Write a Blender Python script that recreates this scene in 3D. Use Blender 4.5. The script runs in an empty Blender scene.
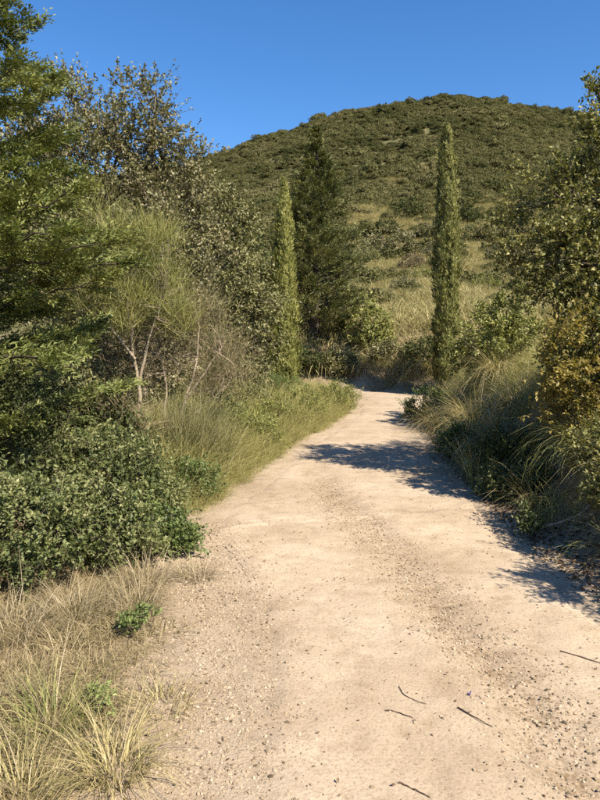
import bpy, math
import numpy as np

# ------------------------------------------------------------------ camera, sky, sun, exposure
scene = bpy.context.scene
COL = scene.collection
R = math.radians
CAM_H = 1.6
SUN_EL, SUN_AZ = R(45), R(138)          # azimuth clockwise from +Y

cam = bpy.data.cameras.new('camera')
cam.sensor_fit = 'VERTICAL'; cam.sensor_height = 24.0; cam.lens = 24.0 * 650 / 800
cam.clip_start = 0.05; cam.clip_end = 6000
cam_o = bpy.data.objects.new('camera', cam); COL.objects.link(cam_o)
cam_o.location = (0, 0, CAM_H); cam_o.rotation_euler = (R(90) - math.atan(55 / 650), 0, 0)
scene.camera = cam_o

world = bpy.data.worlds.new('World'); scene.world = world; world.use_nodes = True
wn = world.node_tree.nodes; wl = world.node_tree.links
sky = wn.new('ShaderNodeTexSky'); sky.sky_type = 'NISHITA'; sky.sun_disc = False
sky.sun_elevation = SUN_EL; sky.sun_rotation = SUN_AZ
sky.altitude = 300; sky.air_density = 1.0; sky.dust_density = 0.35; sky.ozone_density = 4.0
hs = wn.new('ShaderNodeHueSaturation'); hs.inputs['Hue'].default_value = 0.504; hs.inputs['Saturation'].default_value = 1.24
wl.new(sky.outputs[0], hs.inputs['Color']); wl.new(hs.outputs[0], wn['Background'].inputs[0])
wn['Background'].inputs[1].default_value = 0.079

sun = bpy.data.lights.new('sun', 'SUN'); sun.energy = 4.5; sun.angle = R(0.53); sun.color = (1.0, 0.915, 0.775)
sun_o = bpy.data.objects.new('sun', sun); COL.objects.link(sun_o)
from mathutils import Vector
sd = Vector((math.sin(SUN_AZ) * math.cos(SUN_EL), math.cos(SUN_AZ) * math.cos(SUN_EL), math.sin(SUN_EL)))
sun_o.rotation_euler = sd.to_track_quat('Z', 'Y').to_euler(); sun_o.location = (20, -8, 30)

scene.view_settings.view_transform = 'Standard'; scene.view_settings.look = 'None'
scene.view_settings.exposure = 1.32; scene.view_settings.gamma = 1.0
scene.render.engine = 'CYCLES'
cy = scene.cycles
cy.max_bounces = 4; cy.diffuse_bounces = 2; cy.glossy_bounces = 2; cy.transmission_bounces = 4; cy.transparent_max_bounces = 4
cy.caustics_reflective = False; cy.caustics_refractive = False
cy.use_denoising = False
cy.use_adaptive_sampling = True; cy.adaptive_threshold = 0.02

# ------------------------------------------------------------------ helpers
def hash2(ix, iy, seed):
    h = (ix.astype(np.int64) * 374761393 + iy.astype(np.int64) * 668265263 + seed * 974634541) & 0xffffffff
    h = ((h ^ (h >> 13)) * 1274126177) & 0xffffffff
    return ((h ^ (h >> 16)) & 0xffffff) / float(0xffffff)

def vnoise(x, y, seed=0):
    x = np.asarray(x, float); y = np.asarray(y, float)
    ix = np.floor(x); iy = np.floor(y); fx = x - ix; fy = y - iy
    fx = fx * fx * (3 - 2 * fx); fy = fy * fy * (3 - 2 * fy)
    a = hash2(ix, iy, seed); b = hash2(ix + 1, iy, seed); c = hash2(ix, iy + 1, seed); d = hash2(ix + 1, iy + 1, seed)
    return (a + (b - a) * fx) * (1 - fy) + (c + (d - c) * fx) * fy

def fbm(x, y, seed=0, o=4):
    s = 0; a = 0.5
    for k in range(o):
        s = s + a * vnoise(x * 2 ** k, y * 2 ** k, seed + k * 7); a *= 0.5
    return s / (1 - 0.5 ** o) - 0.5

def ss(a, b, x):
    t = np.clip((np.asarray(x, float) - a) / (b - a), 0, 1); return t * t * (3 - 2 * t)

def norm(v):
    return v / np.maximum(np.linalg.norm(v, axis=-1, keepdims=True), 1e-9)

def mesh_np(name, V, Q=None, T=None, attrs=None, mat=None, smooth=False):
    me = bpy.data.meshes.new(name)
    V = np.asarray(V, np.float32); me.vertices.add(len(V)); me.vertices.foreach_set('co', V.ravel())
    parts = []; starts = []; tot = []; off = 0
    if Q is not None and len(Q):
        Q = np.asarray(Q, np.int32); parts.append(Q.ravel()); starts.append(off + 4 * np.arange(len(Q))); tot.append(np.full(len(Q), 4)); off += 4 * len(Q)
    if T is not None and len(T):
        T = np.asarray(T, np.int32); parts.append(T.ravel()); starts.append(off + 3 * np.arange(len(T))); tot.append(np.full(len(T), 3)); off += 3 * len(T)
    lv = np.concatenate(parts).astype(np.int32); st = np.concatenate(starts).astype(np.int32); tt = np.concatenate(tot).astype(np.int32)
    me.loops.add(len(lv)); me.loops.foreach_set('vertex_index', lv)
    me.polygons.add(len(st)); me.polygons.foreach_set('loop_start', st); me.polygons.foreach_set('loop_total', tt)
    if smooth: me.polygons.foreach_set('use_smooth', np.ones(len(st), bool))
    for k, a in (attrs or {}).items():
        at = me.attributes.new(k, 'FLOAT', 'POINT'); at.data.foreach_set('value', np.asarray(a, np.float32))
    me.update(calc_edges=True)
    if mat: me.materials.append(mat)
    return me

def link(name, me, parent=None, loc=None):
    o = bpy.data.objects.new(name, me); COL.objects.link(o)
    if parent: o.parent = parent
    if loc is not None: o.location = loc
    return o

def tag(o, label=None, cat=None, group=None, kind=None):
    if label: o['label'] = label
    if cat: o['category'] = cat
    if group: o['group'] = group
    if kind: o['kind'] = kind
    return o

def thing(name, label, cat, loc, group=None, rz=0.0):
    e = bpy.data.objects.new(name, None); COL.objects.link(e); e.empty_display_size = 0.1
    e.location = loc; e.rotation_euler = (0, 0, rz)
    return tag(e, label, cat, group)

# ------------------------------------------------------------------ materials
def newmat(name):
    m = bpy.data.materials.new(name); m.use_nodes = True
    nt = m.node_tree; nt.nodes.clear()
    out = nt.nodes.new('ShaderNodeOutputMaterial')
    return m, nt.nodes, nt.links, out

def ramp(N, cols, pos=None):
    r = N.new('ShaderNodeValToRGB'); e = r.color_ramp.elements
    pos = pos or [i / (len(cols) - 1) for i in range(len(cols))]
    while len(e) < len(cols): e.new(0.5)
    for k, (p, c) in enumerate(zip(pos, cols)):
        e[k].position = p; e[k].color = (*c, 1)
    return r

def leaf_mat(name, cols, transl=0.28, rough=0.55, inst=0.0, spec=0.3, pos=None, gain=1.3, patch=0.0, tint=(1.0, 1.0, 1.0)):
    """per-leaf colour from attribute v; inst mixes in a random value per instance"""
    m, N, L, out = newmat(name)
    at = N.new('ShaderNodeAttribute'); at.attribute_name = 'v'
    src = at.outputs['Fac']
    rp = ramp(N, [tuple(min(.6, q * gain * w) for q, w in zip(c, tint)) for c in cols], pos)
    if inst > 0:
        oi = N.new('ShaderNodeObjectInfo'); mx = N.new('ShaderNodeMix'); mx.inputs['Factor'].default_value = inst
        L.new(at.outputs['Fac'], mx.inputs['A']); rnd = oi.outputs['Random']
        if patch > 0:
            nz = N.new('ShaderNodeTexNoise'); nz.inputs['Scale'].default_value = patch; nz.inputs['Detail'].default_value = 3; L.new(oi.outputs['Location'], nz.inputs[0])
            mr = N.new('ShaderNodeMapRange'); mr.inputs['From Min'].default_value = .32; mr.inputs['From Max'].default_value = .68; L.new(nz.outputs[0], mr.inputs['Value'])
            m3 = N.new('ShaderNodeMix'); m3.inputs['Factor'].default_value = .68; L.new(rnd, m3.inputs['A']); L.new(mr.outputs[0], m3.inputs['B']); rnd = m3.outputs['Result']
        L.new(rnd, mx.inputs['B']); L.new(mx.outputs['Result'], rp.inputs[0])
    else:
        L.new(at.outputs['Fac'], rp.inputs[0])
    bs = N.new('ShaderNodeBsdfPrincipled'); bs.inputs['Roughness'].default_value = rough
    bs.inputs['Specular IOR Level'].default_value = spec
    tr = N.new('ShaderNodeBsdfTranslucent'); mix = N.new('ShaderNodeMixShader'); mix.inputs[0].default_value = transl
    L.new(rp.outputs[0], bs.inputs['Base Color'])
    br = N.new('ShaderNodeMixRGB'); br.blend_type = 'MULTIPLY'; br.inputs[0].default_value = 1; br.inputs[2].default_value = (1.06, 1.12, 0.62, 1)
    L.new(rp.outputs[0], br.inputs[1]); L.new(br.outputs[0], tr.inputs['Color'])
    L.new(bs.outputs[0], mix.inputs[1]); L.new(tr.outputs[0], mix.inputs[2]); L.new(mix.outputs[0], out.inputs[0])
    return m

def bark_mat(name, c0, c1, scale=18):
    m, N, L, out = newmat(name)
    tc = N.new('ShaderNodeTexCoord'); mp = N.new('ShaderNodeMapping'); mp.inputs['Scale'].default_value = (1, 1, 0.25)
    nz = N.new('ShaderNodeTexNoise'); nz.inputs['Scale'].default_value = scale; nz.inputs['Detail'].default_value = 6
    L.new(tc.outputs['Object'], mp.inputs[0]); L.new(mp.outputs[0], nz.inputs[0])
    rp = ramp(N, [c0, c1], [0.35, 0.65]); L.new(nz.outputs[0], rp.inputs[0])
    bs = N.new('ShaderNodeBsdfPrincipled'); bs.inputs['Roughness'].default_value = 0.9; bs.inputs['Specular IOR Level'].default_value = 0.2
    bp = N.new('ShaderNodeBump'); bp.inputs['Strength'].default_value = 0.6; bp.inputs['Distance'].default_value = 0.02
    L.new(nz.outputs[0], bp.inputs['Height']); L.new(bp.outputs[0], bs.inputs['Normal'])
    L.new(rp.outputs[0], bs.inputs['Base Color']); L.new(bs.outputs[0], out.inputs[0])
    return m

M = {}
M['near_conifer'] = leaf_mat('near_conifer_leaf', [(.02, .03, .010), (.065, .08, .024), (.145, .152, .045), (.24, .22, .075)], .22, gain=1.65)
M['cypress'] = leaf_mat('cypress_leaf', [(.035, .04, .012), (.125, .125, .035), (.21, .19, .07)], .15, gain=1.6)
M['cypress_l'] = leaf_mat('bright_cypress_leaf', [(.06, .066, .018), (.17, .17, .045), (.27, .245, .085)], .15, gain=1.5)
M['conifer'] = leaf_mat('conifer_leaf', [(.018, .024, .009), (.075, .08, .027), (.20, .185, .075)], .18, gain=1.65)
M['holm'] = leaf_mat('holm_leaf', [(.055, .055, .024), (.11, .105, .045), (.165, .148, .075), (.205, .168, .105)], .2, .5, gain=1.42)
M['holm_b'] = leaf_mat('holm_b_leaf', [(.06, .062, .025), (.13, .125, .05), (.21, .19, .09)], .2, .5, gain=1.5)
M['oak'] = leaf_mat('oak_leaf', [(.026, .031, .010), (.08, .083, .026), (.16, .15, .05), (.29, .25, .115)], .25, .55, spec=.25, gain=1.5)
M['yellow'] = leaf_mat('yellow_leaf', [(.06, .055, .015), (.15, .12, .03), (.26, .195, .06)], .35, gain=1.6)
M['laurel'] = leaf_mat('laurel_leaf', [(.02, .028, .01), (.05, .06, .018), (.12, .12, .045)], .2, .6, spec=.2)
M['lentisk'] = leaf_mat('lentisk_leaf', [(.02, .03, .010), (.065, .08, .026), (.13, .14, .05), (.22, .21, .10)], .25, .55, spec=.3, gain=1.4)
M['bramble'] = leaf_mat('bramble_leaf', [(.035, .055, .016), (.10, .13, .04), (.19, .21, .075)], .3, .5)
M['pale_green'] = leaf_mat('pale_green_leaf', [(.10, .13, .05), (.20, .23, .08), (.30, .31, .13)], .3)
M['broom'] = leaf_mat('broom_stem', [(.07, .075, .02), (.15, .15, .04), (.23, .20, .065)], .15)
M['grey_broom'] = leaf_mat('grey_broom_stem', [(.07, .07, .028), (.13, .12, .05), (.20, .17, .085)], .12)
M['dry_twig'] = leaf_mat('dry_twig', [(.10, .08, .04), (.18, .14, .075), (.25, .20, .115)], .05, .9, gain=1.0)
M['verge'] = leaf_mat('verge_leaf', [(.075, .085, .022), (.15, .155, .045), (.24, .22, .075)], .25, gain=1.5)
M['straw'] = leaf_mat('straw_blade', [(.20, .16, .085), (.36, .285, .165), (.50, .41, .27)], .25, .6, gain=0.9)
M['straw_i'] = leaf_mat('straw_fill_blade', [(.15, .13, .055), (.34, .265, .138), (.50, .405, .25)], .25, .6, inst=.5, gain=0.9)
M['green_blade'] = leaf_mat('green_blade', [(.10, .12, .035), (.20, .205, .065), (.34, .29, .13)], .3, .5)
M['tussock'] = leaf_mat('tussock_blade', [(.13, .115, .04), (.26, .215, .095), (.40, .32, .17)], .22, .5, gain=1.35)
M['hill_grass'] = leaf_mat('hill_grass_blade', [(.17, .15, .06), (.27, .23, .105), (.38, .31, .165)], .2, .7, inst=.6, gain=1.35)
M['verge_grass'] = leaf_mat('verge_grass_blade', [(.10, .105, .03), (.19, .175, .06), (.32, .26, .12)], .25, .6, inst=.55, gain=1.5)
M['hill_scrub'] = leaf_mat('hill_scrub_leaf', [(.04, .046, .017), (.085, .085, .032), (.135, .122, .052), (.22, .183, .10)], .2, .8, inst=.72, patch=.045, spec=.1, gain=1.15)
M['litter'] = leaf_mat('litter_leaf', [(.05, .032, .018), (.16, .10, .055), (.30, .21, .12)], .1, .7, inst=.6, gain=0.9)
M['bark'] = bark_mat('grey_brown_bark', (.07, .055, .04), (.18, .145, .11))
M['pale_bark'] = bark_mat('pale_bark', (.20, .155, .105), (.38, .31, .22))
M['dark_bark'] = bark_mat('dark_bark', (.03, .024, .018), (.085, .065, .045))
M['twig_wood'] = bark_mat('twig_wood', (.035, .022, .015), (.11, .07, .045), 40)

def dirt_nodes(N, L):
    """tan road dirt colour + height, world-scale coordinates"""
    tc = N.new('ShaderNodeTexCoord')
    def nz(s, d=6, r=.6):
        n = N.new('ShaderNodeTexNoise'); n.inputs['Scale'].default_value = s; n.inputs['Detail'].default_value = d; n.inputs['Roughness'].default_value = r
        L.new(tc.outputs['Object'], n.inputs[0]); return n
    big, mid, fine = nz(.8, 5), nz(5, 6, .65), nz(70, 5, .7)
    a = ramp(N, [(.295, .220, .145), (.378, .295, .206), (.435, .35, .254)], [.3, .52, .72]); L.new(big.outputs[0], a.inputs[0])
    b = ramp(N, [(.72, .68, .62), (1, 1, 1), (1.06, 1.06, 1.05)], [.28, .5, .75]); L.new(mid.outputs[0], b.inputs[0])
    c = ramp(N, [(.45, .40, .34), (1, 1, 1), (1.18, 1.18, 1.18)], [.28, .48, .72]); L.new(fine.outputs[0], c.inputs[0])
    m1 = N.new('ShaderNodeMixRGB'); m1.blend_type = 'MULTIPLY'; m1.inputs[0].default_value = .8
    m2 = N.new('ShaderNodeMixRGB'); m2.blend_type = 'MULTIPLY'; m2.inputs[0].default_value = .8
    L.new(a.outputs[0], m1.inputs[1]); L.new(b.outputs[0], m1.inputs[2]); L.new(m1.outputs[0], m2.inputs[1]); L.new(c.outputs[0], m2.inputs[2])
    ad = N.new('ShaderNodeMath'); ad.operation = 'MULTIPLY_ADD'; ad.inputs[1].default_value = 2.0
    L.new(mid.outputs[0], ad.inputs[0]); L.new(fine.outputs[0], ad.inputs[2])
    return tc, m2, ad, nz

def make_road_mat():
    m, N, L, out = newmat('road_dirt')
    tc, col, hgt, nz = dirt_nodes(N, L)
    at = N.new('ShaderNodeAttribute'); at.attribute_name = 'gravel'
    cr = nz(38, 4, .75); cg = ramp(N, [(.12, .12, .12), (1, 1, 1)], [.47, .60]); L.new(cr.outputs[0], cg.inputs[0])
    gm = N.new('ShaderNodeMath'); gm.operation = 'MULTIPLY'; L.new(at.outputs['Fac'], gm.inputs[0]); L.new(cg.outputs[0], gm.inputs[1])
    br = ramp(N, [(1, 1, 1), (.52, .46, .38)]); L.new(gm.outputs[0], br.inputs[0])
    mm = N.new('ShaderNodeMixRGB'); mm.blend_type = 'MULTIPLY'; mm.inputs[0].default_value = 1
    L.new(col.outputs[0], mm.inputs[1]); L.new(br.outputs[0], mm.inputs[2])
    aw = N.new('ShaderNodeAttribute'); aw.attribute_name = 'lit_lip'; mw = N.new('ShaderNodeMixRGB'); mw.inputs[2].default_value = (.50, .41, .30, 1)  # pale streak along the lip: its sunlit edge painted into the road colour
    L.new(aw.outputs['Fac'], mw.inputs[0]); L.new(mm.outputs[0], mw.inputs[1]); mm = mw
    bs = N.new('ShaderNodeBsdfPrincipled'); bs.inputs['Roughness'].default_value = .95; bs.inputs['Specular IOR Level'].default_value = .15
    bp = N.new('ShaderNodeBump'); bp.inputs['Strength'].default_value = .45; bp.inputs['Distance'].default_value = .01
    L.new(hgt.outputs[0], bp.inputs['Height']); L.new(bp.outputs[0], bs.inputs['Normal'])
    L.new(mm.outputs[0], bs.inputs['Base Color']); L.new(bs.outputs[0], out.inputs[0])
    return m

def make_ground_mat():
    m, N, L, out = newmat('ground_soil')
    tc, col, hgt, nz = dirt_nodes(N, L)
    soil = ramp(N, [(.12, .09, .055), (.24, .18, .11), (.36, .275, .175)], [.3, .5, .7]); n2 = nz(9, 8, .7); L.new(n2.outputs[0], soil.inputs[0])
    hill = ramp(N, [(.06, .06, .025), (.11, .10, .045), (.18, .155, .08)], [.35, .52, .7]); n3 = nz(.12, 8, .65); L.new(n3.outputs[0], hill.inputs[0])
    a1 = N.new('ShaderNodeAttribute'); a1.attribute_name = 'soil'; a2 = N.new('ShaderNodeAttribute'); a2.attribute_name = 'hill'
    x1 = N.new('ShaderNodeMixRGB'); x2 = N.new('ShaderNodeMixRGB')
    L.new(a1.outputs['Fac'], x1.inputs[0]); L.new(col.outputs[0], x1.inputs[1]); L.new(soil.outputs[0], x1.inputs[2])
    L.new(a2.outputs['Fac'], x2.inputs[0]); L.new(x1.outputs[0], x2.inputs[1]); L.new(hill.outputs[0], x2.inputs[2])
    bs = N.new('ShaderNodeBsdfPrincipled'); bs.inputs['Roughness'].default_value = .95; bs.inputs['Specular IOR Level'].default_value = .1
    bp = N.new('ShaderNodeBump'); bp.inputs['Strength'].default_value = .7; bp.inputs['Distance'].default_value = .02
    L.new(hgt.outputs[0], bp.inputs['Height']); L.new(bp.outputs[0], bs.inputs['Normal'])
    L.new(x2.outputs[0], bs.inputs['Base Color']); L.new(bs.outputs[0], out.inputs[0])
    return m

def stone_mat():
    m, N, L, out = newmat('limestone_pebble')
    oi = N.new('ShaderNodeObjectInfo')
    rp = ramp(N, [(.07, .05, .03), (.22, .165, .105), (.33, .25, .165), (.42, .335, .235)], [0, .2, .7, 1]); L.new(oi.outputs['Random'], rp.inputs[0])
    bs = N.new('ShaderNodeBsdfPrincipled'); bs.inputs['Roughness'].default_value = .9; bs.inputs['Specular IOR Level'].default_value = .2
    L.new(rp.outputs[0], bs.inputs['Base Color']); L.new(bs.outputs[0], out.inputs[0])
    return m
M['road'] = make_road_mat(); M['ground'] = make_ground_mat(); M['stone'] = stone_mat()

# ------------------------------------------------------------------ road plan and terrain height
PAIRS = [((-.30, -40), (1.95, -40)), ((-.30, -4), (1.95, -4)), ((-.25, 0), (1.9, 0)), ((-.20, 2.2), (1.86, 2.2)), ((-.33, 4.0), (1.82, 3.9)),
         ((-.52, 4.75), (1.80, 4.6)), ((-.80, 5.4), (1.80, 5.2)), ((-.80, 6.1), (1.83, 6.1)), ((-.68, 7.2), (1.88, 7.2)),
         ((-.50, 8.9), (1.98, 8.9)), ((-.17, 10.9), (2.15, 10.7)), ((.40, 13), (2.55, 13.2)), ((.95, 15.8), (3.2, 16)),
         ((1.2, 17.8), (3.8, 18.6)), ((1.0, 19.2), (3.7, 21)), ((.2, 20), (2.4, 22.4)), ((-1.5, 20.5), (0, 23.1)),
         ((-5, 21), (-4, 23.6)), ((-14, 21.5), (-14, 24.2)), ((-24, 21.5), (-24, 24.2))]
def crom(P, n):
    P = np.array(P, float); P = np.vstack([2 * P[0] - P[1], P, 2 * P[-1] - P[-2]]); out = []
    for i in range(1, len(P) - 2):
        t = np.linspace(0, 1, n, endpoint=False)[:, None]; a, b, c, d = P[i - 1], P[i], P[i + 1], P[i + 2]
        out.append(.5 * (2 * b + (c - a) * t + (2 * a - 5 * b + 4 * c - d) * t ** 2 + (3 * b - a - 3 * c + d) * t ** 3))
    return np.vstack(out + [P[-2][None]])
PAIRS = [((a[0] + float(np.interp(a[1], [5.8, 7.2, 8.9, 10.9, 15.8, 17.8, 20], [0, .18, .36, .46, .48, .35, 0])), a[1]), b) for a, b in PAIRS]
PAIRS = [((a[0] - .14, a[1]), (b[0] + .12, b[1])) for a, b in PAIRS]
LE = crom([p[0] for p in PAIRS], 5); RE = crom([p[1] for p in PAIRS], 5)
LE[:5, 0] = -.44; RE[:5, 0] = 2.07

def dist_poly(x, y, P):
    d = np.full(x.shape, 1e9)
    for a, b in zip(P[:-1], P[1:]):
        ab = b - a; l = ab @ ab
        t = np.clip(((x - a[0]) * ab[0] + (y - a[1]) * ab[1]) / max(l, 1e-9), 0, 1)
        d = np.minimum(d, (x - a[0] - t * ab[0]) ** 2 + (y - a[1] - t * ab[1]) ** 2)
    return np.sqrt(d)

POLY = np.vstack([LE, RE[::-1]])
def in_road(x, y):
    ins = np.zeros(x.shape, bool); j = len(POLY) - 1
    for i in range(len(POLY)):
        xi, yi = POLY[i]; xj, yj = POLY[j]
        if yi != yj:
            c = ((yi > y) != (yj > y)) & (x < (xj - xi) * (y - yi) / (yj - yi) + xi); ins ^= c
        j = i
    return ins

AZ = np.array([-180, -90, -45, -25, -10, -4.4, 1.8, 7, 12, 16.3, 19.5, 26, 35, 55, 90, 180.])
EL = np.array([.01, .03, .12, .215,   .266, .304, .338, .354, .366, .353, .334, .30, .27, .17, .04, .01])

def road_field(x, y):
    far = (np.abs(x) > 70) | (y > 70) | (y < -70)
    dl = np.full(x.shape, 60.); dr = np.full(x.shape, 50.); ins = np.zeros(x.shape, bool)
    k = ~far
    if k.any():
        dl[k] = dist_poly(x[k], y[k], LE); dr[k] = dist_poly(x[k], y[k], RE); ins[k] = in_road(x[k], y[k])
    return dl, dr, ins

def terrain(x, y, full=False):
    x = np.atleast_1d(np.asarray(x, float)); y = np.atleast_1d(np.asarray(y, float))
    dl, dr, ins = road_field(x, y)
    right = dr <= dl
    r = np.hypot(x, y); az = np.degrees(np.arctan2(x, y))
    E = np.interp(az, AZ, EL)
    RR = 265 + 30 * fbm(az / 14, az * 0, 5)
    t = np.clip((r - 24) / (RR - 24), 0, 1)
    zh = np.where(r < RR, E * r * np.sqrt(t), E * RR * np.clip(1 - ((r - RR) / 420) ** 1.3 * .9 - (r - RR) * .0006, .1, 1))
    zh = zh + fbm(x / 38, y / 38, 11) * 9 * ss(45, 120, r) * (1 - .55 * ss(180, 260, r)) + fbm(x / 9, y / 9, 12) * 1.6 * ss(28, 60, r)
    hm = np.where(right & ~ins, ss(.5, 4, dr), 0.); hm = np.maximum(hm, ss(38, 48, r)) * ss(24, 26, r)
    hb = np.interp(y, [-5, 2.5, 5, 12, 19, 24], [.6, .75, 1.05, 1.15, 1.0, .75])
    nb = fbm(x * 1.3, y * 1.3, 21)
    bank = hb * ss(.0, 1.2, dr - .12 + nb * .5) * (1 + .25 * nb) + .2 * np.clip(dr - 1.25, 0, 7) * (1 - ss(24, 34, r))
    left = .10 * ss(.5, 1.8, dl) + .03 * np.clip(dl, 0, 10) + fbm(x * 1.1, y * 1.1, 31) * .12 * ss(.4, 1.4, dl)
    z = np.where(ins, -.07 * ss(.2, .5, np.minimum(dl, dr)), np.where(right, bank, left))
    z = z * (1 - ss(30, 60, r)) + zh * hm
    z = z + fbm(x * 4, y * 4, 41) * .035 * ss(.1, .6, np.minimum(dl, dr)) * (~ins)
    z = np.where((r > 48) & (y < 0), z * .3, z)
    return (z, dl, dr, ins, right, r) if full else z

def gz(x, y): return float(terrain(x, y)[0])

# ------------------------------------------------------------------ ground sheet
def axis_lines(lo_f, hi_f, step, lo, hi, g=1.055):
    a = list(np.arange(lo_f, hi_f, step)); s = step; v = a[-1]
    while v < hi: s = min(s * g, max(3.0, (abs(v) - 150) * .12 + 3.0)); v += s; a.append(v)
    s = step; v = lo_f; b = []
    while v > lo: s = min(s * g * 1.03, max(3.0, (abs(v) - 60) * .2 + 3.0)); v -= s; b.append(v)
    return np.array(b[::-1] + a)
xs = axis_lines(-3.2, 4.6, .08, -2500, 2500, 1.07); ys = axis_lines(1.4, 8, .08, -2500, 2500, 1.055)
X, Y = np.meshgrid(xs, ys); nx, ny = len(xs), len(ys)
Z, dl, dr, ins, rgt, rr = terrain(X.ravel(), Y.ravel(), True)
near = np.minimum(dl, dr)
e = fbm(X.ravel() * 1.7, Y.ravel() * 1.7, 51)
soil = np.where(rgt, ss(.0, .35, dr + e * .5), ss(.15, .75, dl + e * .9)); soil = np.where(ins, 0, soil)
hillm = ss(24, 30, rr) * (~ins) * ss(2, 5, dr)
I = (np.arange(ny - 1)[:, None] * nx + np.arange(nx - 1)[None, :]).ravel()
Q = np.stack([I, I + 1, I + nx + 1, I + nx], 1)
ground = link('ground', mesh_np('ground', np.stack([X.ravel(), Y.ravel(), Z], 1), Q, attrs={'soil': soil, 'hill': hillm}, mat=M['ground'], smooth=True))
tag(ground, kind='structure')

# ------------------------------------------------------------------ road sheet
LF = crom([p[0] for p in PAIRS[1:-1]], 42); RF = crom([p[1] for p in PAIRS[1:-1]], 42)
na = 65
tt = np.linspace(-.02, 1.02, na)
PX = LF[:, None, 0] * (1 - tt) + RF[:, None, 0] * tt; PY = LF[:, None, 1] * (1 - tt) + RF[:, None, 1] * tt
fx, fy = PX.ravel(), PY.ravel(); ft = np.tile(tt, len(LF))
wid = np.linalg.norm(LF - RF, axis=1).repeat(na); ed = np.minimum(ft, 1 - ft) * wid
rut_x = np.interp(fy, [0, 2.2, 2.65, 4.6, 6.5, 9, 12], [1.15, 1.08, 1.06, .74, .34, .2, .5])
rut = np.exp(-((fx - rut_x + fbm(fx * 2, fy * 2, 61) * .3) / (.17 + .05 * fbm(fx, fy, 62))) ** 2) * (1 - ss(7, 11, fy))
lefts = np.exp(-((ft * wid) / .22) ** 2) * (1 - ss(5, 6.5, fy))
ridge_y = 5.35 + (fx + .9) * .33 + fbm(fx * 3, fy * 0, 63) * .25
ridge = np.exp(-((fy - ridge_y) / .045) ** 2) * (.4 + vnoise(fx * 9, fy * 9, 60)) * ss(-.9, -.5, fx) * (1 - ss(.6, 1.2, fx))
step = ss(-.05, .06, ridge_y - fy) * (1 - ss(.8, 1.8, fx)) * ss(1.6, .0, ridge_y - fy)
gravel = np.clip(rut * .9 + lefts * .9, 0, 1) * (.25 + 1.3 * np.clip(fbm(fx * 11, fy * 11, 64) * 1.6 + .5, 0, 1))
gravel = np.clip(gravel, 0, 1)
rz_ = .012 + .03 * fbm(fx * .8, fy * .8, 65) + .016 * fbm(fx * 4, fy * 4, 66) + .012 * fbm(fx * 16, fy * 16, 67, 3) - .022 * rut + .022 * ridge + .04 * step \
      - .055 * (1 - ss(.0, .34, ed + fbm(fx * 3, fy * 3, 68) * .16)) + .03 * gravel * fbm(fx * 26, fy * 26, 69, 2)
I = (np.arange(len(LF) - 1)[:, None] * na + np.arange(na - 1)[None, :]).ravel()
Q = np.stack([I, I + 1, I + na + 1, I + na], 1)
road = link('road', mesh_np('road', np.stack([fx, fy, rz_], 1), Q, attrs={'gravel': gravel, 'lit_lip': np.clip(ridge, 0, 1)}, mat=M['road'], smooth=True))
tag(road, kind='structure')

# ------------------------------------------------------------------ plant building blocks
def leaf_quads(P, D, Nn, Ln, Wd, fold=.18):
    """diamond leaves: base, left, tip, right"""
    D = norm(D); S = norm(np.cross(D, Nn)); Nn = np.cross(S, D)
    Ln = np.asarray(Ln)[:, None]; Wd = np.asarray(Wd)[:, None]
    V = np.empty((len(P), 4, 3))
    V[:, 0] = P; V[:, 2] = P + D * Ln - Nn * Ln * fold * .4
    mid = P + D * Ln * .45
    V[:, 1] = mid + S * Wd * .5 + Nn * Wd * fold; V[:, 3] = mid - S * Wd * .5 + Nn * Wd * fold
    return V.reshape(-1, 3), np.arange(len(P) * 4).reshape(-1, 4)

def rsph(rng, n):
    return norm(rng.normal(size=(n, 3)))

def tubes(lines):
    """lines: list of (pts, radii, sides) -> V, Q"""
    Vs, Qs, off = [], [], 0
    for P, r, s in lines:
        P = np.asarray(P, float); r = np.asarray(r, float); k = len(P)
        T = np.gradient(P, axis=0); T = norm(T)
        ref = np.where(np.abs(T[:, 2:3]) > .9, np.array([[1., 0, 0]]), np.array([[0, 0, 1.]]))
        U = norm(np.cross(T, ref)); W = np.cross(T, U)
        a = np.arange(s) / s * 2 * np.pi
        V = P[:, None] + r[:, None, None] * (U[:, None] * np.cos(a)[None, :, None] + W[:, None] * np.sin(a)[None, :, None])
        Vs.append(V.reshape(-1, 3))
        i = np.arange(k - 1)[:, None] * s; j = np.arange(s)[None, :]; j2 = (j + 1) % s
        Qs.append(np.stack([i + j, i + j2, i + s + j2, i + s + j], -1).reshape(-1, 4) + off); off += k * s
    return np.vstack(Vs), np.vstack(Qs)

def bez(a, b, c, n):
    t = np.linspace(0, 1, n)[:, None]; return a * (1 - t) ** 2 + 2 * b * t * (1 - t) + c * t ** 2

def wob(rng, P, amt):
    k = rng.normal(size=P.shape) * amt; k[0] = 0; return P + k

def clump_tone(rng, n, per):
    return np.repeat(rng.random(n), per)

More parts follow.
